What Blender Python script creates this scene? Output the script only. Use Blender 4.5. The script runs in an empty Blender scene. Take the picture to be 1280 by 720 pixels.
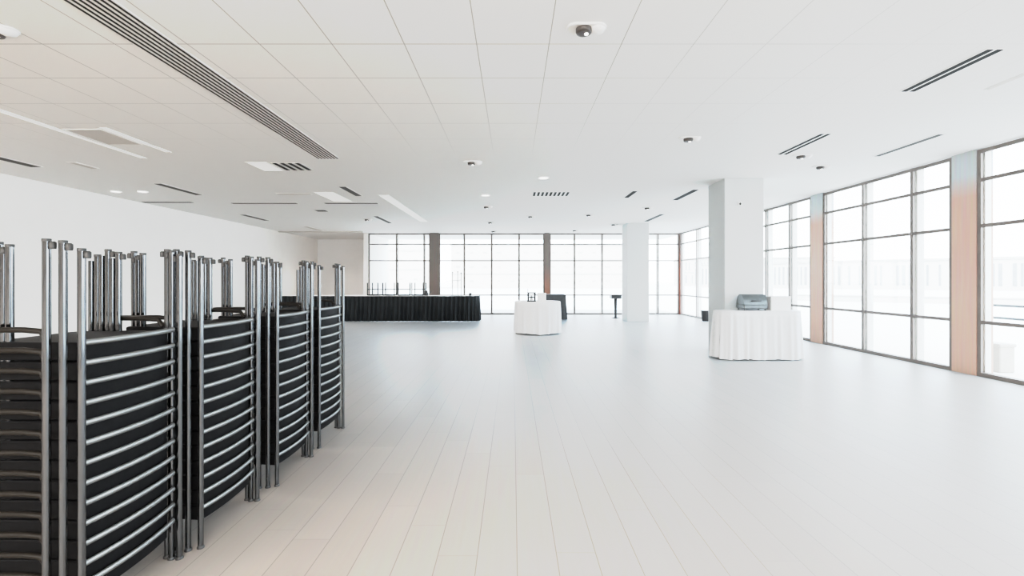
import bpy, math, random
random.seed(7)
PI = math.pi
sc = bpy.context.scene
COL = sc.collection

# ------------------------------------------------------------------ key dimensions (metres)
CEIL = 3.07            # ceiling height
EYE = 1.30             # camera height
RX = 6.30              # right glazed wall
BY = 16.93             # glazed end wall
LX = -8.50             # left wall
RECESS_Y = 19.5        # end wall of the recess at the left
REAR_Y = -6.0          # wall behind the camera

# ------------------------------------------------------------------ materials
def new_mat(name):
    m = bpy.data.materials.new(name); m.use_nodes = True
    nt = m.node_tree
    return m, nt, nt.nodes.get('Principled BSDF')

def mat(name, col, rough=0.5, metal=0.0, noise=0.0, nscale=20.0, spec=0.5, emit=None, estr=0.0):
    m, nt, b = new_mat(name)
    b.inputs['Roughness'].default_value = rough
    b.inputs['Metallic'].default_value = metal
    b.inputs['Specular IOR Level'].default_value = spec
    if noise > 0:
        tc = nt.nodes.new('ShaderNodeTexCoord'); n = nt.nodes.new('ShaderNodeTexNoise')
        n.inputs['Scale'].default_value = nscale; n.inputs['Detail'].default_value = 3
        nt.links.new(tc.outputs['Object'], n.inputs['Vector'])
        r = nt.nodes.new('ShaderNodeValToRGB')
        r.color_ramp.elements[0].position = 0.3; r.color_ramp.elements[1].position = 0.7
        r.color_ramp.elements[0].color = (*[c*(1-noise) for c in col], 1)
        r.color_ramp.elements[1].color = (*[min(1, c*(1+noise)) for c in col], 1)
        nt.links.new(n.outputs['Fac'], r.inputs['Fac'])
        nt.links.new(r.outputs['Color'], b.inputs['Base Color'])
    else:
        b.inputs['Base Color'].default_value = (*col, 1)
    if emit:
        b.inputs['Emission Color'].default_value = (*emit, 1)
        b.inputs['Emission Strength'].default_value = estr
    return m

class NB:
    """tiny helper for math-node chains"""
    def __init__(self, nt): self.nt = nt
    def m(self, op, a, b=None, c=None):
        n = self.nt.nodes.new('ShaderNodeMath'); n.operation = op
        for i, v in enumerate((a, b, c)):
            if v is None: continue
            if isinstance(v, (int, float)): n.inputs[i].default_value = v
            else: self.nt.links.new(v, n.inputs[i])
        return n.outputs[0]

def ceiling_mat():
    m, nt, b = new_mat('ceiling_tiles'); nb = NB(nt)
    b.inputs['Roughness'].default_value = 0.75
    tc = nt.nodes.new('ShaderNodeTexCoord'); sp = nt.nodes.new('ShaderNodeSeparateXYZ')
    nt.links.new(tc.outputs['Object'], sp.inputs[0])
    X, Y = sp.outputs['X'], sp.outputs['Y']
    def line(v, off, pitch, w):
        f = nb.m('FRACT', nb.m('ADD', nb.m('DIVIDE', nb.m('SUBTRACT', v, off), pitch), 100.5))
        d = nb.m('MULTIPLY', nb.m('ABSOLUTE', nb.m('SUBTRACT', f, 0.5)), pitch)
        return nb.m('LESS_THAN', d, w)
    l = nb.m('MAXIMUM', line(X, 0.272, 0.543, 0.004), line(Y, 3.36, 0.567, 0.004))
    fade = nt.nodes.new('ShaderNodeMapRange')
    nt.links.new(Y, fade.inputs['Value'])
    for i, v in (('From Min', 3.3), ('From Max', 6.4), ('To Min', 1.0), ('To Max', 0.0)): fade.inputs[i].default_value = v
    fx = nt.nodes.new('ShaderNodeMapRange')
    nt.links.new(X, fx.inputs['Value'])
    for i, v in (('From Min', 0.8), ('From Max', 3.4), ('To Min', 1.0), ('To Max', 0.25)): fx.inputs[i].default_value = v
    k = nb.m('MULTIPLY', nb.m('MULTIPLY', l, fade.outputs[0]), fx.outputs[0])
    n = nt.nodes.new('ShaderNodeTexNoise'); n.inputs['Scale'].default_value = 260
    nt.links.new(tc.outputs['Object'], n.inputs['Vector'])
    base = nt.nodes.new('ShaderNodeMix'); base.data_type = 'RGBA'
    base.inputs['A'].default_value = (0.80, 0.80, 0.795, 1); base.inputs['B'].default_value = (0.84, 0.84, 0.835, 1)
    nt.links.new(n.outputs['Fac'], base.inputs['Factor'])
    mx = nt.nodes.new('ShaderNodeMix'); mx.data_type = 'RGBA'
    nt.links.new(k, mx.inputs['Factor']); nt.links.new(base.outputs['Result'], mx.inputs['A'])
    mx.inputs['B'].default_value = (0.46, 0.46, 0.46, 1)
    nt.links.new(mx.outputs['Result'], b.inputs['Base Color'])
    return m

def floor_mat():
    m, nt, b = new_mat('floor_planks'); nb = NB(nt)
    tc = nt.nodes.new('ShaderNodeTexCoord'); sp = nt.nodes.new('ShaderNodeSeparateXYZ')
    nt.links.new(tc.outputs['Object'], sp.inputs[0])
    X, Y = sp.outputs['X'], sp.outputs['Y']
    PW, PL = 0.187, 1.25
    u = nb.m('ADD', nb.m('DIVIDE', nb.m('SUBTRACT', X, 0.02), PW), 200.0)
    iu = nb.m('FLOOR', u); fu = nb.m('FRACT', u)
    wn = nt.nodes.new('ShaderNodeTexWhiteNoise'); wn.noise_dimensions = '1D'
    nt.links.new(iu, wn.inputs['W'])
    v = nb.m('ADD', nb.m('ADD', nb.m('DIVIDE', Y, PL), wn.outputs['Value']), 50.0)
    iv = nb.m('FLOOR', v); fv = nb.m('FRACT', v)
    du = nb.m('MULTIPLY', nb.m('SUBTRACT', 0.5, nb.m('ABSOLUTE', nb.m('SUBTRACT', fu, 0.5))), PW)
    dv = nb.m('MULTIPLY', nb.m('SUBTRACT', 0.5, nb.m('ABSOLUTE', nb.m('SUBTRACT', fv, 0.5))), PL)
    lu = nb.m('LESS_THAN', du, 0.0022); lv = nb.m('MULTIPLY', nb.m('LESS_THAN', dv, 0.003), 0.25)
    l = nb.m('MAXIMUM', lu, lv)
    w2 = nt.nodes.new('ShaderNodeTexWhiteNoise'); w2.noise_dimensions = '2D'
    cb = nt.nodes.new('ShaderNodeCombineXYZ'); nt.links.new(iu, cb.inputs[0]); nt.links.new(iv, cb.inputs[1])
    nt.links.new(cb.outputs[0], w2.inputs['Vector'])
    base = nt.nodes.new('ShaderNodeMix'); base.data_type = 'RGBA'
    base.inputs['A'].default_value = (0.362, 0.328, 0.298, 1); base.inputs['B'].default_value = (0.382, 0.348, 0.318, 1)
    nt.links.new(w2.outputs['Value'], base.inputs['Factor'])
    # faint wood-like streaks along the boards
    mp = nt.nodes.new('ShaderNodeMapping'); mp.inputs['Scale'].default_value = (30, 1.2, 1)
    nt.links.new(tc.outputs['Object'], mp.inputs['Vector'])
    ns = nt.nodes.new('ShaderNodeTexNoise'); ns.inputs['Scale'].default_value = 1.5; ns.inputs['Detail'].default_value = 4
    nt.links.new(mp.outputs[0], ns.inputs['Vector'])
    st = nt.nodes.new('ShaderNodeMix'); st.data_type = 'RGBA'; st.blend_type = 'MULTIPLY'
    st.inputs['Factor'].default_value = 0.10
    nt.links.new(base.outputs['Result'], st.inputs['A']); nt.links.new(ns.outputs['Color'], st.inputs['B'])
    mx = nt.nodes.new('ShaderNodeMix'); mx.data_type = 'RGBA'
    nt.links.new(l, mx.inputs['Factor']); nt.links.new(st.outputs['Result'], mx.inputs['A'])
    mx.inputs['B'].default_value = (0.24, 0.22, 0.20, 1)
    nt.links.new(mx.outputs['Result'], b.inputs['Base Color'])
    b.inputs['Roughness'].default_value = 0.40
    b.inputs['Specular Tint'].default_value = (0.62, 0.83, 1.0, 1)
    b.inputs['Sheen Weight'].default_value = 0.16
    b.inputs['Sheen Roughness'].default_value = 0.28
    b.inputs['Sheen Tint'].default_value = (0.45, 0.75, 1.0, 1)  # blue of the reflected sky put into the sheen and specular tints
    b.inputs['Specular IOR Level'].default_value = 0.5
    return m

def glass_mat():
    m = bpy.data.materials.new('window_glass'); m.use_nodes = True
    nt = m.node_tree; nt.nodes.clear()
    o = nt.nodes.new('ShaderNodeOutputMaterial'); mix = nt.nodes.new('ShaderNodeMixShader')
    t = nt.nodes.new('ShaderNodeBsdfTransparent'); g = nt.nodes.new('ShaderNodeBsdfGlossy')
    t.inputs[0].default_value = (0.97, 0.985, 0.99, 1); g.inputs['Roughness'].default_value = 0.02
    lw = nt.nodes.new('ShaderNodeFresnel'); lw.inputs['IOR'].default_value = 1.35
    nb = NB(nt); nt.links.new(nb.m('MULTIPLY', lw.outputs[0], 0.12), mix.inputs[0]); nt.links.new(t.outputs[0], mix.inputs[1]); nt.links.new(g.outputs[0], mix.inputs[2])
    nt.links.new(mix.outputs[0], o.inputs[0])
    return m

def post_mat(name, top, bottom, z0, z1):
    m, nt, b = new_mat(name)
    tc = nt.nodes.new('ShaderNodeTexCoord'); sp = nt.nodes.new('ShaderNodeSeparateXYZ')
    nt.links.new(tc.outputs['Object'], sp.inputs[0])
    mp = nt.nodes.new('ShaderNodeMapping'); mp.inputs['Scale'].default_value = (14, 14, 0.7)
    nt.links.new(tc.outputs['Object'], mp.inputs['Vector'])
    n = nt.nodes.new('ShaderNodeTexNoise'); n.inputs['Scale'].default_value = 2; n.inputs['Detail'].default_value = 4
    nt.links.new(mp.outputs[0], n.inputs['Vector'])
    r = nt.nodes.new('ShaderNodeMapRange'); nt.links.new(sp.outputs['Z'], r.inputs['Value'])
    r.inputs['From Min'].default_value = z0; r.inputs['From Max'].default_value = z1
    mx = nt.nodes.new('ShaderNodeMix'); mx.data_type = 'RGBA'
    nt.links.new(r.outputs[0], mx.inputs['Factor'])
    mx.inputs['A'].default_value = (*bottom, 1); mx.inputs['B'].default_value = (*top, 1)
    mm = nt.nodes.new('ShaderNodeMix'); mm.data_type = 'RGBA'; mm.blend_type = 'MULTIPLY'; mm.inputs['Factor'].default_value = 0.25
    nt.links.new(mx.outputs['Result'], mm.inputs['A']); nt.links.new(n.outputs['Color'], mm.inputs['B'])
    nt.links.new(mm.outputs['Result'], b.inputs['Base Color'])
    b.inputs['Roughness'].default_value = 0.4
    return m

M = {}
M['ceiling'] = ceiling_mat()
M['floor'] = floor_mat()
M['glass'] = glass_mat()
M['wall'] = mat('wall_paint', (0.87, 0.845, 0.82), 0.7, noise=0.012, nscale=3)
M['recess'] = mat('grey_wall_paint', (0.83, 0.83, 0.835), 0.75, noise=0.015, nscale=3)
M['column'] = mat('column_paint', (0.54, 0.56, 0.565), 0.65, noise=0.01, nscale=4)
M['frame'] = mat('dark_window_frame', (0.19, 0.165, 0.15), 0.45, 0.0, noise=0.08, nscale=8)
M['fin'] = mat('pale_outer_fin', (0.80, 0.78, 0.75), 0.6, noise=0.04, nscale=6)
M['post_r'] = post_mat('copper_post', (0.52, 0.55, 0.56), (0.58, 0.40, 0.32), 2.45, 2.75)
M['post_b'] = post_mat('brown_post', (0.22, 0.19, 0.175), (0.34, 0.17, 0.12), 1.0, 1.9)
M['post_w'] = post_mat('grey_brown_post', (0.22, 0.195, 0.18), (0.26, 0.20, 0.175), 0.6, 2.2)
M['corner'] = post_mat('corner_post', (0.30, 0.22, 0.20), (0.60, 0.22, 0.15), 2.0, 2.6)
M['chrome'] = mat('dark_chrome_tube', (0.135, 0.137, 0.14), 0.09, 1.0)
M['satin'] = mat('satin_metal_rail', (0.29, 0.30, 0.30), 0.45, 0.9)
M['darkrail'] = mat('dark_side_rail', (0.013, 0.011, 0.009), 0.45, 0.0, spec=0.15)
M['seat'] = mat('black_upholstery', (0.006, 0.006, 0.0065), 0.5, noise=0.25, nscale=60, spec=0.08)
M['rubber'] = mat('black_rubber', (0.03, 0.03, 0.03), 0.5, noise=0.1, nscale=40)
M['skirt'] = mat('black_table_skirt', (0.008, 0.0115, 0.0135), 0.5, noise=0.2, nscale=30, spec=0.25)
M['whitecloth'] = mat('white_tablecloth', (0.72, 0.735, 0.755), 0.8, noise=0.015, nscale=15)
M['greycloth'] = mat('charcoal_tablecloth', (0.085, 0.09, 0.095), 0.8, noise=0.1, nscale=20)
M['black'] = mat('black_laminate', (0.05, 0.05, 0.052), 0.4, noise=0.1, nscale=15)
M['slot'] = mat('dark_air_slot', (0.012, 0.011, 0.011), 0.8, noise=0.1, nscale=20)
M['slotlight'] = mat('grey_air_slot', (0.10, 0.095, 0.09), 0.8, noise=0.1, nscale=20)
M['plate'] = mat('white_enamel', (0.80, 0.80, 0.795), 0.45, noise=0.01, nscale=20)
M['shade'] = mat('grey_panel', (0.60, 0.575, 0.55), 0.7, noise=0.02, nscale=6)
M['bulb'] = mat('lit_diffuser', (0.9, 0.9, 0.88), 0.5, emit=(1, 0.985, 0.95), estr=3.0)
M['softlit'] = mat('softly_lit_diffuser', (0.88, 0.88, 0.86), 0.6, emit=(1, 0.985, 0.95), estr=0.35)
M['cup'] = mat('dark_reflector', (0.085, 0.075, 0.07), 0.4, 0.0, noise=0.1, nscale=30)
M['silver'] = mat('brushed_silver', (0.42, 0.44, 0.43), 0.3, 0.9, noise=0.08, nscale=25)
M['gunmetal'] = mat('gunmetal_leg', (0.06, 0.063, 0.066), 0.65, 0.0, noise=0.1, nscale=20, spec=0.15)
M['dish'] = mat('dull_silver', (0.15, 0.16, 0.16), 0.35, 0.7, noise=0.08, nscale=25)
M['white'] = mat('white_card', (0.84, 0.84, 0.84), 0.6, noise=0.01, nscale=10)
M['ground'] = mat('pale_paving', (0.72, 0.69, 0.65), 0.9, noise=0.03, nscale=0.4)
M['bwall'] = mat('pale_facade', (0.62, 0.59, 0.56), 0.9, noise=0.03, nscale=0.3)
M['bwall2'] = mat('warm_pale_facade', (0.66, 0.60, 0.55), 0.9, noise=0.03, nscale=0.3)
M['bglass'] = mat('grey_facade_window', (0.33, 0.33, 0.33), 0.6, noise=0.08, nscale=1.0)
M['bglass_warm'] = mat('warm_facade_window', (0.5, 0.45, 0.41), 0.8, noise=0.05, nscale=1.0)
M['bband'] = mat('facade_band', (0.50, 0.46, 0.43), 0.9, noise=0.05, nscale=1.0)
M['rail'] = mat('grey_railing', (0.10, 0.10, 0.10), 0.5, 0.2, noise=0.05, nscale=10)
M['planter'] = mat('beige_planter', (0.5, 0.46, 0.41), 0.8, noise=0.05, nscale=6)

# ------------------------------------------------------------------ mesh building
class MB:
    def __init__(self): self.v = []; self.f = []; self.s = []
    def add(self, vs, fs, smooth=False):
        o = len(self.v); self.v += [tuple(p) for p in vs]
        self.f += [tuple(i+o for i in q) for q in fs]; self.s += [smooth]*len(fs)
        return self
    def box(self, x0, x1, y0, y1, z0, z1, bev=0.0):
        x0, x1 = min(x0, x1), max(x0, x1); y0, y1 = min(y0, y1), max(y0, y1); z0, z1 = min(z0, z1), max(z0, z1)
        if bev <= 0:
            vs = [(x, y, z) for z in (z0, z1) for (x, y) in ((x0, y0), (x1, y0), (x1, y1), (x0, y1))]
            return self.add(vs, [(3, 2, 1, 0), (4, 5, 6, 7), (0, 1, 5, 4), (1, 2, 6, 5), (2, 3, 7, 6), (3, 0, 4, 7)])
        b = min(bev, (x1-x0)/2.01, (y1-y0)/2.01, (z1-z0)/2.01)
        pts = [(x0+b, y0), (x1-b, y0), (x1, y0+b), (x1, y1-b), (x1-b, y1), (x0+b, y1), (x0, y1-b), (x0, y0+b)]
        return self.prism(pts, z0, z1, b)
    def prism(self, pts, z0, z1, bev=0.0, inset=None, smooth=False):
        """vertical prism of a convex outline, with the rims chamfered"""
        n = len(pts)
        cx = sum(p[0] for p in pts)/n; cy = sum(p[1] for p in pts)/n
        def ins(d):
            if d == 0: return pts
            r = []
            for (x, y) in pts:
                dx, dy = cx-x, cy-y; L = math.hypot(dx, dy) or 1
                r.append((x+dx/L*d, y+dy/L*d))
            return r
        rings = [(z0, 0), (z1, 0)] if bev <= 0 else [(z0, bev), (z0+bev, 0), (z1-bev, 0), (z1, bev)]
        vs = []; fs = []
        for z, d in rings: vs += [(x, y, z) for x, y in ins(d)]
        for k in range(len(rings)-1):
            for i in range(n):
                j = (i+1) % n
                fs.append((k*n+i, k*n+j, (k+1)*n+j, (k+1)*n+i))
        fs.append(tuple(reversed(range(n)))); fs.append(tuple(range((len(rings)-1)*n, len(rings)*n)))
        return self.add(vs, fs, smooth)
    def tube(self, path, r, seg=12, zscale=1.0, caps=True):
        n = len(path); vs = []; fs = []
        up0 = None
        for i, p in enumerate(path):
            a = path[max(0, i-1)]; b = path[min(n-1, i+1)]
            t = [b[k]-a[k] for k in range(3)]; L = math.sqrt(sum(c*c for c in t)) or 1; t = [c/L for c in t]
            ref = (0, 0, 1) if abs(t[2]) < 0.9 else (1, 0, 0)
            s = (t[1]*ref[2]-t[2]*ref[1], t[2]*ref[0]-t[0]*ref[2], t[0]*ref[1]-t[1]*ref[0])
            L = math.sqrt(sum(c*c for c in s)); s = [c/L for c in s]
            u = (s[1]*t[2]-s[2]*t[1], s[2]*t[0]-s[0]*t[2], s[0]*t[1]-s[1]*t[0])
            rr = r[i] if isinstance(r, (list, tuple)) else r
            for k in range(seg):
                c, q = math.cos(2*PI*k/seg), math.sin(2*PI*k/seg)
                vs.append(tuple(p[m] + rr*(c*s[m] + q*u[m]*zscale) for m in range(3)))
        for i in range(n-1):
            for k in range(seg):
                j = (k+1) % seg
                fs.append((i*seg+k, i*seg+j, (i+1)*seg+j, (i+1)*seg+k))
        self.add(vs, fs, True)
        if caps:
            self.add(vs[:seg], [tuple(reversed(range(seg)))]); self.add(vs[-seg:], [tuple(range(seg))])
        return self
    def lathe(self, prof, cx=0, cy=0, seg=24, sx=1.0, sy=1.0):
        """profile of (radius, z) spun about the vertical through (cx, cy)"""
        vs = []; fs = []; n = len(prof)
        for r, z in prof:
            for k in range(seg):
                a = 2*PI*k/seg; vs.append((cx+r*sx*math.cos(a), cy+r*sy*math.sin(a), z))
        for i in range(n-1):
            for k in range(seg):
                j = (k+1) % seg
                fs.append((i*seg+k, i*seg+j, (i+1)*seg+j, (i+1)*seg+k))
        self.add(vs, fs, True)
        if prof[0][0] > 1e-6: self.add(vs[:seg], [tuple(reversed(range(seg)))])
        if prof[-1][0] > 1e-6: self.add(vs[-seg:], [tuple(range(seg))])
        return self
    def build(self, name, m, parent=None, loc=(0, 0, 0)):
        me = bpy.data.meshes.new(name); me.from_pydata(self.v, [], self.f)
        me.polygons.foreach_set('use_smooth', self.s); me.update()
        me.materials.append(m)
        o = bpy.data.objects.new(name, me); COL.objects.link(o); o.location = loc
        if parent: o.parent = parent
        return o

def tag(o, label=None, cat=None, group=None, kind=None):
    if label: o['label'] = label
    if cat: o['category'] = cat
    if group: o['group'] = group
    if kind: o['kind'] = kind
    return o
def thing(name, label, cat, loc=(0, 0, 0), rz=0, group=None):
    o = bpy.data.objects.new(name, None); COL.objects.link(o)
    o.location = loc; o.rotation_euler = (0, 0, rz); o.empty_display_size = 0.1
    return tag(o, label, cat, group)
def struct(o): o['kind'] = 'structure'; return o
def copy_tree(o, parent=None):
    c = o.copy(); COL.objects.link(c)
    if parent: c.parent = parent
    for ch in list(o.children): copy_tree(ch, c)
    return c

# ------------------------------------------------------------------ room shell
struct(MB().box(LX-0.2, RX+0.1, REAR_Y-0.2, RECESS_Y+0.2, -0.12, 0).build('floor', M['floor']))
struct(MB().box(LX-0.2, RX+0.25, REAR_Y-0.2, RECESS_Y+0.2, CEIL, CEIL+0.2).build('ceiling', M['ceiling']))
struct(MB().box(LX-0.2, LX, REAR_Y-0.2, RECESS_Y+0.2, 0, CEIL).build('wall_left', M['wall']))
struct(MB().box(LX, -5.62, RECESS_Y, RECESS_Y+0.2, 0, CEIL).build('wall_recess', M['recess']))
struct(MB().box(-5.62, -5.46, BY-0.06, RECESS_Y+0.2, 0, CEIL).build('wall_return', M['wall']))
struct(MB().box(LX, RX, REAR_Y-0.2, REAR_Y, 0, CEIL).build('wall_rear', M['wall']))
struct(MB().box(LX, -5.46, BY-0.7, BY-0.6, CEIL-0.035, CEIL).build('trim_1', M['shade']))
struct(MB().box(LX, LX+0.015, REAR_Y, RECESS_Y, 0, 0.09).build('baseboard_left', M['wall']))
struct(MB().box(LX+0.015, -5.62, RECESS_Y-0.015, RECESS_Y, 0, 0.09).build('baseboard_recess', M['recess']))

# structural columns
def column(x0, x1, y0, y1):
    c = struct(MB().box(x0, x1, y0, y1, 0, CEIL, 0.008).build('column', M['column']))
    return c
column(3.68, 4.36, 7.78, 8.44)
column(3.56, 4.24, 13.95, 14.6)

# ---- glazing
TR = (0.73, 2.03, 2.65)
MW = 0.05
window_no = 0
def window_run(axis, fixed, edges, top=CEIL-0.01, outward=1, fins=True):
    """one framed bay: mullions at every edge, three transoms, a sill, a head and one sheet of panes"""
    global window_no
    window_no += 1
    w = struct(thing('window_%d' % window_no, None, None))
    a0, a1 = edges[0], edges[-1]
    def bx(mb, u0, u1, d0, d1, z0, z1):
        if axis == 'y': mb.box(fixed+d0*outward, fixed+d1*outward, u0, u1, z0, z1)
        else: mb.box(u0, u1, fixed+d0*outward, fixed+d1*outward, z0, z1)
        return mb
    for i, e in enumerate(edges):
        h = MW/2
        lo, hi = (e, e+MW) if i == 0 else ((e-MW, e) if i == len(edges)-1 else (e-h, e+h))
        bx(MB(), lo, hi, 0.0, 0.028, 0.055, top-0.05).build('mullion', M['frame'], w)
        if fins and 0 < i < len(edges)-1:
            bx(MB(), e-h-0.012, e+h+0.012, 0.06, 0.17, 0.02, top).build('outer_fin', M['fin'], w)
        elif fins:
            bx(MB(), lo, hi, 0.06, 0.14, 0.02, top).build('outer_fin', M['fin'], w)
    for z in TR:
        mb = MB()
        for i in range(len(edges)-1):
            u0 = edges[i]+(MW if i == 0 else MW/2); u1 = edges[i+1]-(MW if i == len(edges)-2 else MW/2)
            bx(mb, u0, u1, 0.004, 0.026, z-0.024, z+0.024)
        mb.build('transom', M['frame'], w)
    bx(MB(), a0, a1, -0.005, 0.085, 0.0, 0.055).build('sill', M['frame'], w)
    bx(MB(), a0, a1, 0.0, 0.03, top-0.05, top).build('head', M['frame'], w)
    if axis == 'y':
        X = fixed+0.04*outward; vs = [(X, a0, 0.05), (X, a1, 0.05), (X, a1, top), (X, a0, top)]
    else:
        Yv = fixed+0.04*outward; vs = [(a0, Yv, 0.05), (a1, Yv, 0.05), (a1, Yv, top), (a0, Yv, top)]
    MB().add(vs, [(0, 1, 2, 3)]).build('pane', M['glass'], w)
    return w
def portal(axis, fixed, a0, a1, rot):
    l = bpy.data.lights.new('window_portal', 'AREA'); l.shape = 'RECTANGLE'
    l.size = a1-a0; l.size_y = CEIL; l.cycles.is_portal = True
    o = bpy.data.objects.new('window_portal', l); COL.objects.link(o)
    o.location = (fixed, (a0+a1)/2, CEIL/2) if axis == 'y' else ((a0+a1)/2, fixed, CEIL/2)
    o.rotation_euler = rot
    return o

# right wall: posts and bays
posts = [(-3.2, -2.86), (-0.1, 0.24), (3.0, 3.34), (6.08, 6.42), (9.1, 9.46), (12.16, 12.5)]
for (a, b) in posts:
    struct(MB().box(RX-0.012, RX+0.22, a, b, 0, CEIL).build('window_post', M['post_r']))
bays = [[REAR_Y, -5.0, -4.1, -3.2], [-2.86, -2.0, -1.05, -0.1], [0.24, 1.15, 2.07, 3.0], [3.34, 4.15, 5.1, 6.08],
        [6.42, 7.08, 8.07, 9.1], [9.46, 10.22, 11.18, 12.16], [12.5, 13.4, 14.4, 15.4, 16.85]]
for e in bays: window_run('y', RX, e)
portal('y', RX+0.3, REAR_Y, BY, (0, -PI/2 if False else PI/2, 0))
# end wall: posts and bays
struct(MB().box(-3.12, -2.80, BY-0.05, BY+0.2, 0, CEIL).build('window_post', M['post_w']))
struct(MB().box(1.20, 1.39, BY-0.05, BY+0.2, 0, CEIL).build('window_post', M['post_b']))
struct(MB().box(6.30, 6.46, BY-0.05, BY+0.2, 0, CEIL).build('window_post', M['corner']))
for e in ([-5.46, -4.40, -3.36, -3.12], [-2.80, -1.84, -0.80, 0.24, 1.20], [1.39, 2.34, 3.39, 4.42, 5.5, 6.30]):
    window_run('x', BY, e)
portal('x', BY+0.3, -5.46, 6.4, (-PI/2, 0, 0))

# ------------------------------------------------------------------ stacks of upturned chairs
W = 0.46               # width of a chair along the aisle
N = 13                 # chairs to a stack
PITCH = 0.0737
Z0 = 0.186             # front rail of the lowest chair
TR_ = 0.0125           # tube radius
NF = [(0, 0), (-0.045, -0.022), (-0.094, -0.032)]           # leg positions of the three nesting variants, per corner
FF = [(0.008, W+0.006), (-0.026, W+0.004), (-0.056, W+0.016)]
NR = [(-0.335, 0.066), (-0.362, 0.070), (-0.388, 0.076)]
FR = [(-0.255, W-0.018), (-0.305, W-0.016), (-0.352, W-0.018)]
TOPS = [(1.405, 1.432, 1.437), (1.412, 1.428, 1.434), (1.425, 1.41, 1.435), (1.42, 1.432, 1.408)]
def make_chair(t, k):
    """chair of nesting variant t standing as number k of its stack, built about its near front corner"""
    root = thing('stacking_chair', None, 'chair')
    z = Z0+k*PITCH
    bulge = lambda y: 0.024*(1-((y-W/2)/(W/2))**2)
    front = [(bulge(0.02+(W-0.04)*i/14)-0.026, 0.03+(W-0.06)*i/14) for i in range(15)]
    out = [(-0.42, 0.08), (-0.40, 0.044)] + [(-0.12, 0.040)] + front + [(-0.12, W-0.036), (-0.40, W-0.04), (-0.42, W-0.08)]
    MB().prism(out, -0.070, -0.003, 0.004).build('seat', M['seat'], root)
    path = [(bulge(y)-0.010, y, 0) for y in [0.010+(W-0.02)*i/18 for i in range(19)]]
    MB().tube(path, 0.0080, 10, 1.4).build('front_rail', M['satin'], root)
    for yy, s in ((-0.012, -1), (W+0.012, 1)):
        x0 = -0.112 if s < 0 else -0.075
        p = [(x0, yy, 0.012), (x0-0.02, yy, 0.044), (-0.2, yy, 0.05), (-0.37, yy, 0.049), (-0.392, yy, 0.046)]
        MB().tube(p, 0.0105, 10).build('side_rail', M['darkrail'], root)
    for c, arr in enumerate((NF, FF, NR, FR)):
        x, y = arr[t]
        zb = -z if k < 3 else -PITCH/2
        zt = (TOPS[c][t]-z) if k >= N-3 else 3*PITCH-PITCH/2
        if k < 3: zb += 0.012
        leg = MB().tube([(x, y, zb), (x, y, zt)], TR_, 14).build('leg', M['chrome'], root)
        if k >= N-3:      # upturned foot: a cap with a tilting glide to one side
            g = MB().tube([(x, y, zt), (x, y, zt+0.010)], 0.0135, 12)
            dx = -0.022 if c in (1, 2) else 0.022
            g.tube([(x, y, zt-0.014), (x+dx, y, zt-0.014)], 0.006, 8)
            g.lathe([(0.0095, zt-0.026), (0.0105, zt-0.02), (0.0105, zt-0.004), (0.006, zt)], x+dx, y, 10)
            g.build('glide', M['rubber'], leg)
        if k < 3:
            MB().lathe([(0.0165, -z), (0.0165, -z+0.006), (0.0125, -z+0.012)], x, y, 14).build('glide', M['rubber'], leg)
    # second upright of the back, beside the far rear leg
    x, y = FR[t]; x -= 0.024; y -= 0.006
    zb = -0.056; zt = (TOPS[3][t]-0.02-z) if k >= N-3 else 3*PITCH-0.056
    MB().tube([(x, y, zb), (x, y, zt)], 0.0105, 14).build('back_upright', M['chrome'], root)
    return root
ORD = ['topmost', 'second', 'third', 'fourth', 'fifth', 'sixth', 'seventh', 'eighth', 'ninth', 'tenth', 'eleventh', 'twelfth', 'bottom']
stacks = [(-1.564, 1.625, 'nearest stack at the left edge', 'chairs of the nearest stack'),
          (-1.515, 2.175, 'second stack from the camera', 'chairs of the second stack'),
          (-1.490, 2.830, 'third stack from the camera', 'chairs of the third stack'),
          (-1.500, 3.470, 'farthest stack beside the aisle', 'chairs of the farthest stack')]
protos = {}
for (sx, sy, sname, grp) in stacks:
    for k in range(N):
        key = ('b', k) if k < 3 else (('t', k) if k >= N-3 else ('m', k % 3))
        if key not in protos: ch = protos[key] = make_chair(k % 3, k)
        else: ch = copy_tree(protos[key])
        ch.location = (sx, sy, Z0+k*PITCH)
        pos = ORD[N-1-k]
        how = {0: 'with upturned legs, ', N-1: 'on the floor, '}.get(N-1-k, '')
        txt = ('%s in the %s' % (pos, sname)) if pos in ('topmost', 'bottom') else ('%s from the top of the %s' % (pos, sname))
        tag(ch, 'black chrome chair %s%s' % (how, txt), 'chair', grp)

# ------------------------------------------------------------------ skirted buffet
def wave_sheet(path, z0, z1, amp_top, amp_bot, waves, nz=6, closed=False, phase=0.0, seed=1):
    """hanging cloth that follows a plan path of (x, y, nx, ny) with folds that deepen toward the hem"""
    rnd = random.Random(seed)
    n = len(path); vs = []; fs = []
    L = [0]
    for i in range(1, n): L.append(L[-1]+math.hypot(path[i][0]-path[i-1][0], path[i][1]-path[i-1][1]))
    for j in range(nz+1):
        t = j/nz; z = z1+(z0-z1)*t
        a = amp_top+(amp_bot-amp_top)*t
        for i, (x, y, nx, ny) in enumerate(path):
            s = L[i]/L[-1]*waves*2*PI+phase
            o = a*(math.sin(s)+0.45*math.sin(2.3*s+1.3)*(0.5+0.5*t))
            vs.append((x+nx*o, y+ny*o, z))
    for j in range(nz):
        for i in range(n-1): fs.append((j*n+i, j*n+i+1, (j+1)*n+i+1, (j+1)*n+i))
    return MB().add(vs, fs, True)

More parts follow.
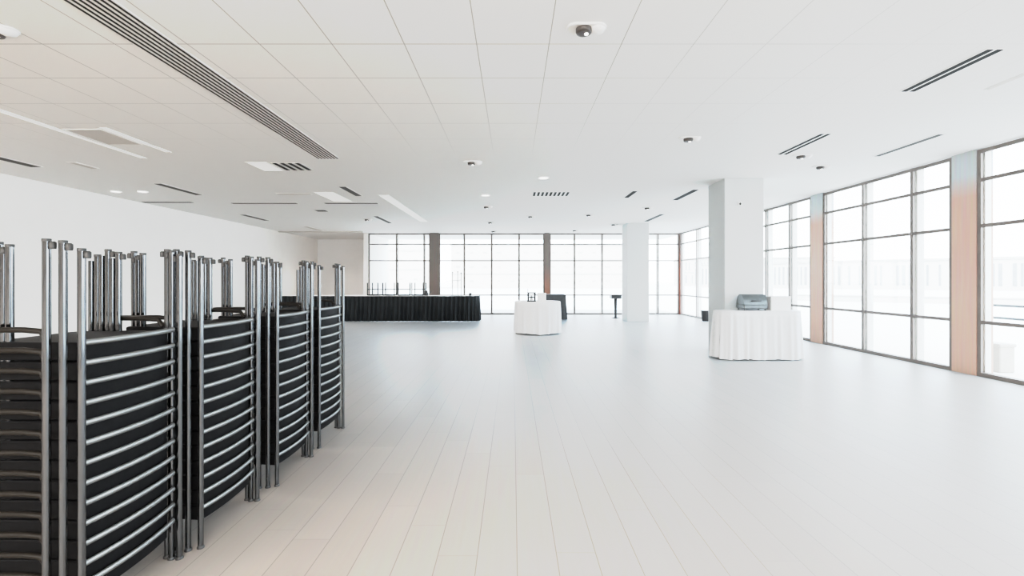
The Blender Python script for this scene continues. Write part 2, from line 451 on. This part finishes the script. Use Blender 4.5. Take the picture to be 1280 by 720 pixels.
BX0, BX1, BYF, BH = -7.3, -1.08, 14.02, 0.80
def buffet_path(off=0.0, step=0.012):
    p = []; r = 0.34; depth = 0.76
    x = BX0
    p0 = []
    # left end, front run, rounded right end, back run
    y = BYF+depth
    while y > BYF: p0.append((BX0, y, -1, 0)); y -= step
    while x < BX1-r: p0.append((x, BYF, 0, -1)); x += step
    for i in range(60):
        a = -PI/2+PI/2*i/59; p0.append((BX1-r+r*math.cos(a), BYF+r+r*math.sin(a), math.cos(a), math.sin(a)))
    y = BYF+r
    while y < BYF+depth: p0.append((BX1, y, 1, 0)); y += step
    return p0
bt = thing('buffet_table', 'long buffet table with a pleated black skirt before the end windows', 'table', (0, 0, 0))
wave_sheet(buffet_path(), 0.006, BH-0.004, 0.008, 0.040, 56, 5, seed=3).build('skirt', M['skirt'], bt)
outl = [(p[0]-p[2]*0.012, p[1]-p[3]*0.012) for p in buffet_path(step=0.2)]
MB().prism([(BX0+0.012, BYF+0.75)]+outl[1:]+[(BX1-0.012, BYF+0.75)], BH-0.022, BH, 0.004).build('tabletop', M['white'], bt)
for x in (-7.0, -5.1, -3.3, -1.5):
    for y in (BYF+0.12, BYF+0.66):
        MB().tube([(x, y, 0), (x, y, BH-0.022)], 0.016, 10).build('leg', M['rail'], bt)

# upturned chairs standing on the buffet
def table_chair():
    r = thing('upturned_chair', None, 'chair')
    MB().box(-0.2, 0.2, -0.17, 0.17, 0.0, 0.035, 0.012).build('seat', M['seat'], r)
    for x in (-0.19, -0.075) if False else (-0.185, 0.185):
        for y in (-0.15, 0.15):
            l = MB().tube([(x, y, 0.035), (x, y, 0.40)], 0.018, 10).build('leg', M['gunmetal'], r)
            MB().tube([(x, y, 0.40), (x, y, 0.412)], 0.020, 10).build('glide', M['rubber'], l)
    for y in (-0.15, 0.15):
        MB().tube([(-0.175, y, 0.20), (0.175, y, 0.20)], 0.013, 8).build('stretcher', M['gunmetal'], r)
    return r
pt = None
wh = ['nearest the grey recess wall', 'second from the grey recess wall', 'third from the grey recess wall', 'beside the dark pitcher']
for i in range(4):
    o = table_chair() if pt is None else copy_tree(pt)
    pt = pt or o
    o.location = (-4.45+0.47*i, BYF+0.46+0.03*(i % 2), BH); o.rotation_euler = (0, 0, 0.12*((i*37) % 5-2))
    tag(o, 'small chair upturned on the buffet, legs in the air, '+wh[i], 'chair', 'chairs upturned on the buffet')
pi_ = thing('pitcher', 'small dark pitcher with a spout on the buffet before the wide post', 'pitcher', (-2.76, BYF+0.28, BH))
MB().lathe([(0.05, 0), (0.065, 0.02), (0.07, 0.07), (0.05, 0.12), (0.042, 0.15), (0.046, 0.165)], seg=20).build('body', M['black'], pi_)
MB().tube([(0.05, 0, 0.06), (0.11, 0, 0.08), (0.17, 0, 0.13)], [0.016, 0.013, 0.008], 10).build('spout', M['black'], pi_)
MB().tube([(-0.045, 0, 0.14), (-0.10, 0, 0.12), (-0.10, 0, 0.06), (-0.062, 0, 0.03)], 0.008, 8).build('handle', M['black'], pi_)
st = thing('display_stand', 'slim grey stand of three poles near the right end of the buffet', 'stand', (-1.80, BYF+0.45, BH))
MB().box(-0.2, 0.2, -0.09, 0.09, 0, 0.02, 0.005).build('base', M['dish'], st)
for x, h in ((-0.15, 0.72), (0.02, 0.74), (0.13, 0.70)):
    p = MB().tube([(x, 0, 0.02), (x, 0, h)], 0.012, 10).build('pole', M['dish'], st)
    MB().lathe([(0.01, h), (0.024, h+0.012), (0.024, h+0.03), (0.008, h+0.045)], x, 0, 12).build('knob', M['dish'], p)
MB().tube([(-0.36, 0, 0.46), (0.13, 0, 0.50)], 0.007, 8).build('crossbar', M['dish'], st)
cu = MB().lathe([(0.035, 0), (0.045, 0.02), (0.05, 0.09), (0.046, 0.09), (0.04, 0.02)], seg=18).build('cup', M['black'], None, (-1.36, BYF+0.32, BH))
tag(cu, 'small dark cup standing at the right end of the buffet', 'cup')

# ------------------------------------------------------------------ white round table
def round_cloth(r, h, amp, waves, seed, hem=0.01, seg=220, nz=8, flare=0.02):
    rnd = random.Random(seed); ph = [rnd.uniform(0, 6.28) for _ in range(4)]
    vs = []; fs = []
    rows = [(0.0, h), (r*0.5, h), (r*0.94, h), (r*0.985, h-0.006), (r, h-0.025)]
    for (rr, z) in rows[1:]:
        for k in range(seg):
            a = 2*PI*k/seg; vs.append((rr*math.cos(a), rr*math.sin(a), z))
    for j in range(1, nz+1):
        t = j/nz; z = (h-0.025)+(hem-(h-0.025))*t
        for k in range(seg):
            a = 2*PI*k/seg
            w = math.sin(waves*a+ph[0])*0.7+0.15*math.sin((waves*0.5+1)//1*a+ph[1])+0.35*math.sin((waves*1.7)//1*a+ph[2])
            rr = r+flare*t+amp*t**0.7*w
            vs.append((rr*math.cos(a), rr*math.sin(a), z+0.008*t*math.sin(5*a+ph[3])+0.004*t))
    nr = 4+nz
    for j in range(nr-1):
        for k in range(seg):
            m_ = (k+1) % seg
            fs.append((j*seg+k, (j+1)*seg+k, (j+1)*seg+m_, j*seg+m_))
    fs.append(tuple(range(seg)))
    return MB().add(vs, fs, True)
def round_table(name, label, x, y, r, h):
    t = thing(name, label, 'table', (x, y, 0))
    MB().lathe([(r-0.03, h-0.03), (r-0.015, h-0.025), (r-0.015, h-0.006), (r-0.03, h-0.004)], seg=48).build('tabletop', M['white'], t)
    for k in range(4):
        a = PI/4+k*PI/2
        MB().tube([((r-0.16)*math.cos(a), (r-0.16)*math.sin(a), 0), ((r-0.16)*math.cos(a), (r-0.16)*math.sin(a), h-0.03)], 0.016, 10).build('leg', M['rail'], t)
    return t
WT = (0.61, 11.05, 0.565, 0.775)
round_table('round_table', 'round table under the white cloth in the middle of the floor', *WT)
c1 = round_cloth(WT[2], WT[3]+0.006, 0.030, 18, 5, hem=0.02, flare=0.0).build('tablecloth', M['whitecloth'], None, (WT[0], WT[1], 0))
tag(c1, 'white pleated cloth hanging over the round table mid-floor', 'tablecloth')
ZT = WT[3]+0.006
ln = thing('lantern', 'grey square lantern on the round white table', 'lantern', (0.45, 10.78, ZT))
MB().box(-0.105, 0.105, -0.09, 0.09, 0, 0.02, 0.004).build('base', M['gunmetal'], ln)
MB().box(-0.105, 0.105, -0.09, 0.09, 0.195, 0.225, 0.006).build('lid', M['gunmetal'], ln)
for sx in (-1, 1):
    for sy in (-1, 1):
        MB().box(sx*0.06, sx*0.1, sy*0.05, sy*0.085, 0.02, 0.195).build('post', M['gunmetal'], ln)
MB().tube([(-0.075, -0.073, 0.11), (0.075, -0.073, 0.11)], 0.014, 8).build('crossbar', M['gunmetal'], ln)
MB().lathe([(0.035, 0.02), (0.035, 0.13), (0.01, 0.135), (0.004, 0.15)], seg=16).build('candle', M['white'], ln)
MB().tube([(-0.09, 0.0, 0.225), (-0.09, 0.0, 0.31)], 0.007, 8).build('spike', M['gunmetal'], ln)
bx_ = thing('white_box', 'plain white box beside the lantern on the round table', 'box', (0.70, 10.85, ZT))
MB().box(-0.10, 0.10, -0.08, 0.08, 0, 0.20, 0.004).build('carton', M['white'], bx_)
MB().box(-0.104, 0.104, -0.084, 0.084, 0.16, 0.205, 0.004).build('lid', M['white'], bx_)

# charcoal-covered table behind it
gt = thing('square_table', 'square table under the charcoal cloth behind the round white table', 'table', (1.36, 15.0, 0))
MB().box(-0.36, 0.36, -0.36, 0.36, 0.79, 0.815, 0.004).build('tabletop', M['white'], gt)
for sx in (-1, 1):
    for sy in (-1, 1):
        MB().tube([(sx*0.29, sy*0.29, 0), (sx*0.29, sy*0.29, 0.79)], 0.018, 10).build('leg', M['rail'], gt)
def square_cloth(half, h, hem, flare, amp, waves):
    n = 36; ring = []
    rr = 0.03
    for side in range(4):
        a0 = side*PI/2
        for i in range(n):
            u = -half+2*half*i/n
            px, py = half, u
            c, s = math.cos(a0), math.sin(a0)
            ring.append((px*c-py*s, px*s+py*c, c, s))
    vs = []; fs = []; m_ = len(ring)
    for j in range(9):
        t = j/8; z = h+(hem-h)*t
        for i, (x, y, nx, ny) in enumerate(ring):
            o = flare*t+amp*t*math.sin(i/m_*2*PI*waves)
            k = 1+ (o/half)
            vs.append((x*k, y*k, z))
    for j in range(8):
        for i in range(m_):
            q = (i+1) % m_; fs.append((j*m_+i, (j+1)*m_+i, (j+1)*m_+q, j*m_+q))
    fs.append(tuple(range(m_)))
    return MB().add(vs, fs, False)
g2 = square_cloth(0.372, 0.822, 0.015, 0.045, 0.012, 20).build('tablecloth', M['greycloth'], None, (1.36, 15.0, 0))
tag(g2, 'charcoal cloth over the small table behind the round white table', 'tablecloth')

# pedestal table by the far column
pd = thing('pedestal_table', 'black pedestal table standing left of the far column', 'table', (3.50, 15.25, 0))
MB().box(-0.17, 0.17, -0.17, 0.17, 0.67, 0.81, 0.012).build('tabletop', M['black'], pd)
MB().tube([(0, 0, 0.03), (0, 0, 0.67)], [0.04, 0.055], 16).build('pole', M['black'], pd)
MB().lathe([(0.14, 0), (0.14, 0.012), (0.06, 0.03), (0.035, 0.045)], seg=24).build('base', M['black'], pd)

# dark low bin against the right windows
bn = thing('waste_bin', 'dark low bin on the floor by the corner windows', 'bin', (6.12, 14.2, 0))
MB().lathe([(0.11, 0), (0.12, 0.01), (0.15, 0.30), (0.155, 0.31), (0.145, 0.31), (0.11, 0.03)], seg=24).build('bucket', M['black'], bn)
MB().lathe([(0.155, 0.31), (0.16, 0.325), (0.15, 0.335)], seg=24).build('rim', M['rubber'], bn)

# ------------------------------------------------------------------ white table in front of the near column
def stadium(cx, cy, hx, hy, n=40):
    p = []
    r = hy; sx = hx-r
    for i in range(n): p.append((cx-sx+2*sx*i/n, cy-hy, 0, -1))
    for i in range(n):
        a = -PI/2+PI*i/n; p.append((cx+sx+r*math.cos(a), cy+r*math.sin(a), math.cos(a), math.sin(a)))
    for i in range(n): p.append((cx+sx-2*sx*i/n, cy+hy, 0, 1))
    for i in range(n):
        a = PI/2+PI*i/n; p.append((cx-sx+r*math.cos(a), cy+r*math.sin(a), math.cos(a), math.sin(a)))
    return p
TX, TY, THX, THY, TH = 4.07, 7.49, 0.70, 0.245, 0.79
ct = thing('console_table', 'narrow round-ended table under the white cloth before the near column', 'table', (TX, TY, 0))
MB().prism([(p[0], p[1]) for p in stadium(0, 0, THX-0.02, THY-0.02, 16)], TH-0.03, TH-0.004, 0.004).build('tabletop', M['white'], ct)
for sx in (-1, 1):
    for sy in (-1, 1):
        MB().tube([(sx*0.5, sy*0.16, 0), (sx*0.5, sy*0.16, TH-0.03)], 0.016, 10).build('leg', M['rail'], ct)
pth = stadium(0, 0, THX, THY, 60); m_ = len(pth)
vs = []; fs = []; rnd = random.Random(11)
for j in range(10):
    t = j/9; z = TH+0.004+(0.012-TH)*t
    for i, (x, y, nx, ny) in enumerate(pth):
        a = i/m_*2*PI
        amp = 0.018*t**0.8*(1.25 if x < -0.2 else 0.7)
        if ny > 0.5: amp *= 0.2
        o = amp*(math.sin(26*a+0.6)+0.6*math.sin(41*a+2.0)+0.5*math.sin(13*a))+0.03*t*(0 if ny > 0.5 else 1)
        vs.append((x+nx*o, y+ny*o, z+(0.006*t*math.sin(7*a))))
for j in range(9):
    for i in range(m_):
        q = (i+1) % m_; fs.append((j*m_+i, (j+1)*m_+i, (j+1)*m_+q, j*m_+q))
fs.append(tuple(range(m_)))
c3 = MB().add(vs, fs, True).build('tablecloth', M['whitecloth'], None, (TX, TY, 0))
tag(c3, 'white gathered cloth draping the table at the near column', 'tablecloth')
ZC = TH+0.004
cf = thing('chafing_dish', 'silver roll-top chafing dish on the white table at the near column', 'chafing dish', (4.00, 7.5, ZC))
MB().box(-0.2, 0.2, -0.13, 0.13, 0.03, 0.10, 0.012).build('pan', M['dish'], cf)
for sx in (-1, 1):
    for sy in (-1, 1):
        MB().tube([(sx*0.17, sy*0.1, 0), (sx*0.17, sy*0.1, 0.03)], 0.012, 10).build('foot', M['dish'], cf)
dv = []; df = []; nd = 14
for x in (-0.195, 0.195):
    for i in range(nd+1):
        a = PI*i/nd; dv.append((x, -0.125*math.cos(a), 0.10+0.17*math.sin(a)))
for i in range(nd): df.append((i, i+1, nd+1+i+1, nd+1+i))
df.append(tuple(range(nd+1))); df.append(tuple(reversed(range(nd+1, 2*nd+2))))
lid = MB().add(dv, df, False).build('lid', M['dish'], cf)
MB().tube([(-0.07, -0.13, 0.16), (-0.07, -0.16, 0.165), (0.07, -0.16, 0.165), (0.07, -0.13, 0.16)], 0.008, 8).build('handle', M['rail'], lid)
wb = thing('white_box', 'plain white box right of the silver chafing dish on the table', 'box', (4.42, 7.5, ZC))
MB().box(-0.16, 0.16, -0.12, 0.12, 0, 0.23, 0.004).build('carton', M['white'], wb)
MB().box(-0.165, 0.165, -0.125, 0.125, 0.19, 0.236, 0.004).build('lid', M['white'], wb)
# sensor on the column
sn = thing('wall_sensor', 'small white sensor high on the near column face', 'sensor', (3.94, 7.78, 2.62))
MB().box(-0.035, 0.035, -0.02, 0.0, -0.035, 0.035, 0.005).build('housing', M['plate'], sn)
MB().lathe([(0.0, -0.022), (0.014, -0.015), (0.018, 0.0), (0.014, 0.015), (0, 0.022)], 0, -0.022, 14).build('lens', M['slotlight'], sn)

# ------------------------------------------------------------------ ceiling fittings
def slot_diffuser(label, x0, x1, y0, y1, n, along, m=None, frame=True, group=None, pitch=None, angle=0.0, gap=0.55):
    """white plate with n dark slots running along x or y, mounted under the ceiling"""
    cx, cy = (x0+x1)/2, (y0+y1)/2; hx, hy = abs(x1-x0)/2, abs(y1-y0)/2
    t = thing('slot_diffuser', label, 'air vent', (cx, cy, CEIL), angle, group)
    if frame: MB().box(-hx, hx, -hy, hy, -0.006, 0, 0.002).build('frame', M['plate'], t)
    m = m or M['slot']
    for i in range(n):
        f0 = (i+0.5-gap/2)/n; f1 = (i+0.5+gap/2)/n
        if along == 'y': MB().box(-hx+2*hx*f0, -hx+2*hx*f1, -hy+0.01, hy-0.01, -0.009, -0.003).build('slot', m, t)
        else: MB().box(-hx+0.01, hx-0.01, -hy+2*hy*f0, -hy+2*hy*f1, -0.009, -0.003).build('slot', m, t)
    return t
slot_diffuser('long white linear air diffuser with dark slots above the chair stacks', -2.84, -2.52, 0.6, 6.52, 7, 'y', gap=0.36)
slot_diffuser('dark twin-slot diffuser nearest the camera at the upper right', 3.62, 3.77, 3.42, 4.2, 2, 'y', gap=0.62)
slot_diffuser('dark twin-slot diffuser right of the near column, seen from below', 3.70, 3.86, 5.40, 6.30, 2, 'y', gap=0.55)
slot_diffuser('single grey slot diffuser close to the right windows', 5.13, 5.25, 5.42, 6.4, 1, 'y', M['slotlight'], gap=0.6)
slot_diffuser('thin pale slot diffuser at the right edge of the picture', 4.37, 4.43, 3.45, 4.16, 1, 'y', M['shade'], gap=0.5)
slot_diffuser('dark louvred diffuser of many short slats over the round white table', 0.40, 1.16, 9.0, 9.4, 9, 'y', gap=0.5)
slot_diffuser('short dark diffuser over the far column approach', 2.36, 2.50, 8.9, 9.6, 1, 'y', gap=0.6)
slot_diffuser('dark diffuser at the left top of the near column', 3.50, 3.66, 8.75, 9.9, 1, 'y', gap=0.7)
slot_diffuser('grey slot diffuser between the two columns', 3.92, 4.10, 12.0, 13.5, 1, 'y', M['slotlight'], gap=0.7)
slot_diffuser('short slat diffuser right of the lit panel beyond the linear vent', -3.66, -3.20, 6.75, 7.2, 4, 'y', gap=0.5)
slot_diffuser('slanting dark diffuser left of the ceiling light strip', -3.31, -3.15, 8.47, 9.40, 1, 'y', M['slotlight'], gap=0.75)
slot_diffuser('long dark crosswise slot left of the ceiling light strip', -4.33, -3.1, 10.22, 10.40, 1, 'x', gap=0.5)
slot_diffuser('long grey crosswise slot in the middle of the left ceiling', -6.47, -4.96, 10.22, 10.40, 1, 'x', M['slotlight'], gap=0.6)
slot_diffuser('long grey crosswise slot reaching toward the left wall', -8.40, -7.26, 10.08, 10.26, 1, 'x', M['slotlight'], gap=0.6)
slot_diffuser('thin grey crosswise slot beside the square lit panel', -4.85, -4.15, 9.14, 9.28, 1, 'x', M['shade'], gap=0.5)
slot_diffuser('grey slot diffuser nearest the left wall and left edge', -7.55, -7.33, 6.1, 7.0, 1, 'y', M['slotlight'], gap=0.7)
slot_diffuser('faint slot diffuser right of the one at the left edge', -6.70, -6.55, 6.72, 7.1, 1, 'y', M['shade'], gap=0.6)
slot_diffuser('grey slot diffuser midway along the left ceiling', -6.60, -6.42, 8.2, 9.3, 1, 'y', M['slotlight'], gap=0.7)
slot_diffuser('grey slot diffuser before the end windows, next to a spotlight', -3.88, -3.72, 12.4, 13.9, 1, 'y', M['slotlight'], gap=0.7)
slot_diffuser('grey slot diffuser far along the left wall', -7.40, -7.2, 12.1, 13.3, 1, 'y', M['slotlight'], gap=0.7)
slot_diffuser('farthest pale slot diffuser before the grey recess wall', -6.95, -6.75, 14.8, 16.0, 1, 'y', M['shade'], gap=0.7)
slot_diffuser('tiny dark slot left of the long crosswise slots', -5.02, -4.74, 11.25, 11.6, 1, 'x', M['slotlight'], gap=0.6)

def spotlight():
    t = thing('spotlight', None, 'ceiling light')
    # oblong white trim plate, dark tilted reflector, white lamp head beside it
    pts = [(p[0], p[1]) for p in stadium(0, 0, 0.14, 0.062, 12)]
    MB().prism(pts, -0.016, 0, 0.006).build('trim', M['plate'], t)
    MB().lathe([(0.038, -0.050), (0.050, -0.047), (0.056, -0.036), (0.056, -0.012)], -0.018, 0, 24).build('reflector', M['cup'], t)
    h = MB().lathe([(0.0, -0.05), (0.022, -0.048), (0.045, -0.036), (0.056, -0.018), (0.056, -0.012)], 0.076, 0, 24).build('lamp_head', M['plate'], t)
    MB().lathe([(0.0, -0.060), (0.011, -0.058), (0.015, -0.053), (0.015, -0.047)], 0.0, 0.0, 14).build('bulb', M['bulb'], t)
    return t
spots = [(0.514, 3.13, 'large oblong ceiling spotlight nearest the camera, top of the picture'),
         (-0.60, 6.70, 'oblong ceiling spotlight left of centre, alone beyond the tile lines'),
         (2.20, 5.57, 'oblong ceiling spotlight in front of the near column'),
         (-0.62, 10.75, 'oblong ceiling spotlight in front of the lit round one'),
         (0.50, 12.4, 'oblong ceiling spotlight behind the slatted diffuser'),
         (-0.68, 13.7, 'oblong ceiling spotlight before the middle of the end windows'),
         (-0.70, 16.2, 'farthest oblong spotlight touching the end windows'),
         (2.06, 12.1, 'oblong ceiling spotlight right of the round table, before the far column'),
         (2.20, 15.9, 'oblong ceiling spotlight close to the end windows, left of the far column'),
         (3.20, 14.2, 'oblong ceiling spotlight just left of the far column top'),
         (3.28, 10.9, 'small oblong spotlight above and left of the slot between columns'),
         (4.79, 6.95, 'oblong ceiling spotlight between near column and right windows'),
         (4.10, 6.35, 'pale ceiling spotlight above the near column table'),
         (-4.22, 13.0, 'oblong ceiling spotlight beside the slot before the end windows'),
         (-3.64, 3.16, 'oblong ceiling spotlight at the top left corner of the picture')]
sp0 = None
for (x, y, lab) in spots:
    o = spotlight() if sp0 is None else copy_tree(sp0)
    sp0 = sp0 or o
    o.location = (x, y, CEIL); tag(o, lab, 'ceiling light', 'oblong ceiling spotlights')
def lit_disc():
    t = thing('downlight', None, 'ceiling light')
    MB().lathe([(0.085, -0.008), (0.10, -0.006), (0.10, 0)], seg=28).build('trim', M['plate'], t)
    MB().lathe([(0.0, -0.012), (0.07, -0.011), (0.082, -0.008)], seg=28).build('diffuser', M['bulb'], t)
    return t
d0 = None
for (x, y, lab) in [(0.53, 7.75, 'glowing round downlight over the middle of the floor'),
                    (-0.57, 9.35, 'glowing round downlight left of the slatted diffuser'),
                    (-7.93, 8.95, 'glowing round downlight nearest the left wall'),
                    (-7.40, 8.95, 'glowing round downlight second from the left wall')]:
    o = lit_disc() if d0 is None else copy_tree(d0)
    d0 = d0 or o
    o.location = (x, y, CEIL); tag(o, lab, 'ceiling light', 'round glowing downlights')
def panel(label, x0, x1, y0, y1, m, name='light_panel', cat='ceiling light'):
    t = thing(name, label, cat, ((x0+x1)/2, (y0+y1)/2, CEIL))
    hx, hy = (x1-x0)/2, (y1-y0)/2; b = 0.015
    fr = MB()
    fr.box(-hx, hx, -hy, -hy+b, -0.008, 0); fr.box(-hx, hx, hy-b, hy, -0.008, 0)
    fr.box(-hx, -hx+b, -hy+b, hy-b, -0.008, 0); fr.box(hx-b, hx, -hy+b, hy-b, -0.008, 0)
    fr.build('frame', M['plate'], t)
    MB().box(-hx+b, hx-b, -hy+b, hy-b, -0.005, 0).build('diffuser', m, t)
    return t
panel('bright square light panel beside the short slat diffuser', -4.02, -3.70, 6.72, 7.25, M['softlit'])
panel('bright square light panel left of the long crosswise slot', -4.02, -3.62, 9.0, 10.1, M['softlit'])
panel('long white light strip in the ceiling toward the end windows', -2.80, -2.58, 9.3, 13.6, M['softlit'])
panel('thin glowing strip drawn as a bright coffer edge, longer of two', -5.40, -5.31, 4.2, 6.5, M['softlit'])  # glow stands in for the bright edge of a ceiling coffer, no lamp
panel('thin glowing strip drawn as a bright coffer edge, shorter of two', -4.80, -4.72, 5.2, 6.2, M['softlit'])  # second bright coffer edge, likewise drawn as a glowing strip
panel('flat grey panel drawn as the darker coffer recess between bright edges', -5.28, -4.83, 5.25, 5.85, M['shade'], 'recess_tone_panel', 'ceiling panel')  # darkness of the coffer recess put into a flat grey panel

# ------------------------------------------------------------------ outside
struct(MB().box(-150, 170, -60, 260, -0.35, -0.15).build('ground', M['ground']))
def building(label, x, y, w, d, h, rz, wm, rows, cols, group=None, z0=-0.15, win=(0.55, 0.6), gm='bglass'):
    t = thing('building', label, 'building', (x, y, z0), rz)
    MB().box(-w/2, w/2, 0, d, 0, h).build('wall', wm, t)
    MB().box(-w/2-0.2, w/2+0.2, -0.25, d+0.2, h, h+0.35).build('roof_edge', M['bband'], t)
    fh = h/rows
    rnd = random.Random(int(x*10+y))
    for r in range(rows):
        mb = MB()
        for c in range(cols):
            if rnd.random() < 0.18: continue
            cw = w/cols; xx = -w/2+cw*(c+0.5)
            ww = cw*win[0]*rnd.uniform(0.5, 1.15)
            mb.box(xx-ww/2, xx+ww/2, -0.06, 0, fh*(r+0.5-win[1]/2), fh*(r+0.5+win[1]/2))
        mb.build('window_row', M[gm], t)
        if r: MB().box(-w/2, w/2, -0.12, 0, fh*r-0.12, fh*r+0.12).build('floor_band', M['bband'], t)
    return t
building('long pale block with narrow dark windows outside the right-hand glazing', 62, 66, 70, 12, 4.3, -0.75, M['bwall'], 1, 105, win=(0.5, 0.72))
building('pale lower block outside behind the near column', 58, 108, 34, 12, 6.5, -0.25, M['bwall'], 2, 48, win=(0.45, 0.6))
building('warm pale long block outside behind the end windows, centre', 6, 80, 34, 10, 7.6, 0.0, M['bwall2'], 3, 14, win=(0.35, 0.12), gm='bglass_warm')
building('warm pale block outside the end windows at the left', -27, 74, 24, 10, 9.5, 0.06, M['bwall2'], 3, 10, win=(0.3, 0.1), gm='bglass_warm')
def low_wall(label, x0, y0, x1, y1, h, w, m):
    L = math.hypot(x1-x0, y1-y0); a = math.atan2(y1-y0, x1-x0)
    t = thing('low_wall', label, 'wall', ((x0+x1)/2, (y0+y1)/2, -0.15), a)
    MB().box(-L/2, L/2, -w/2, w/2, 0, h).build('wall', m, t)
    MB().box(-L/2-0.05, L/2+0.05, -w/2-0.08, w/2+0.08, h, h+0.08).build('coping', M['bband'], t)
low_wall('long pale low wall across the paving outside the right windows', 20, 32, 48, 12, 0.35, 0.35, M['bwall'])
rl = thing('railing', 'grey metal railing outside the rightmost windows', 'railing', (8.6, 7.9, -0.15), -PI/2)
for z in (0.78, 1.0): MB().tube([(-0.8, 0, z), (3.2, 0, z)], 0.022, 10).build('rail', M['rail'], rl)
for x in (-0.7, 0.55, 1.8, 3.1): MB().tube([(x, 0, 0), (x, 0, 1.0)], 0.022, 10).build('post', M['rail'], rl)
pb = thing('planter', 'small beige planter box outside beside the right-hand post', 'planter', (7.72, 7.15, -0.15))
MB().box(-0.12, 0.12, -0.16, 0.16, 0, 0.42, 0.012).build('box', M['planter'], pb)
MB().box(-0.135, 0.135, -0.175, 0.175, 0.40, 0.45, 0.01).build('rim', M['planter'], pb)

# ------------------------------------------------------------------ light
w = bpy.data.worlds.new('sky'); sc.world = w; w.use_nodes = True
nt = w.node_tree; bg = nt.nodes['Background']
tc = nt.nodes.new('ShaderNodeTexCoord'); sp = nt.nodes.new('ShaderNodeSeparateXYZ')
nt.links.new(tc.outputs['Generated'], sp.inputs[0])
rp = nt.nodes.new('ShaderNodeValToRGB')
rp.color_ramp.elements[0].position = 0.0; rp.color_ramp.elements[0].color = (0.85, 0.935, 1.0, 1)
rp.color_ramp.elements[1].position = 0.6; rp.color_ramp.elements[1].color = (0.70, 0.86, 1.0, 1)
nt.links.new(sp.outputs['Z'], rp.inputs['Fac']); nt.links.new(rp.outputs['Color'], bg.inputs['Color'])
bg.inputs['Strength'].default_value = 12.6

def area(name, loc, rot, sx, sy, e, col=(1, 1, 1)):
    l = bpy.data.lights.new(name, 'AREA'); l.shape = 'RECTANGLE'; l.size = sx; l.size_y = sy
    l.energy = e; l.color = col
    o = bpy.data.objects.new(name, l); COL.objects.link(o); o.location = loc; o.rotation_euler = rot
    return o
area('fill_light', (-1.5, -2.6, 3.0), (math.radians(25), 0, 0), 9, 4, 2500, (1, 0.95, 0.895))  # added fill, out of view behind the camera

# spot lamps added to brighten the left wall and recess; some have no fitting
for (x, y) in [(-4.22, 13.0), (-3.57, 3.16), (-0.57, 9.35), (-0.62, 10.75), (-5.6, 15.5), (-5.6, 11.5), (-5.2, 6.5), (-6.6, 17.4)]:
    l = bpy.data.lights.new('fill_spot', 'SPOT'); l.energy = 130; l.spot_size = math.radians(130); l.spot_blend = 0.8
    l.shadow_soft_size = 0.06; l.color = (1, 0.93, 0.86)
    o = bpy.data.objects.new('fill_spot', l); COL.objects.link(o); o.location = (x, y, CEIL-0.06)

# ------------------------------------------------------------------ camera
cam = bpy.data.cameras.new('camera'); co = bpy.data.objects.new('camera', cam); COL.objects.link(co)
co.location = (0, 0, EYE); co.rotation_euler = (PI/2, 0, 0)
cam.sensor_width = 36; cam.lens = 560/1280*36
cam.shift_x = -1/1280; cam.shift_y = -10/1280
cam.clip_start = 0.05; cam.clip_end = 500
sc.camera = co

sc.view_settings.view_transform = 'Standard'
sc.view_settings.look = 'None'
sc.view_settings.exposure = 0.0
# soft highlight shoulder, as in a high-key photograph
sc.view_settings.use_curve_mapping = True
cm = sc.view_settings.curve_mapping
cm.white_level = (12, 12, 12); cm.black_level = (0, 0, 0)
cv = cm.curves[3]
cv.points[0].location = (0, 0); cv.points[1].location = (1, 1)
for L, y in ((0.06, 0.040), (0.2, 0.165), (0.5, 0.47), (0.7, 0.66), (1.0, 0.735), (1.6, 0.805), (2.6, 0.885), (4.0, 0.95), (7.0, 0.99)): cv.points.new(L/12, y)
for p in cv.points: p.handle_type = 'VECTOR'
cm.update()
sc.cycles.max_bounces = 10; sc.cycles.diffuse_bounces = 7; sc.cycles.glossy_bounces = 4
sc.cycles.transparent_max_bounces = 12
sc.cycles.sample_clamp_indirect = 30
sc.cycles.caustics_reflective = False; sc.cycles.caustics_refractive = False
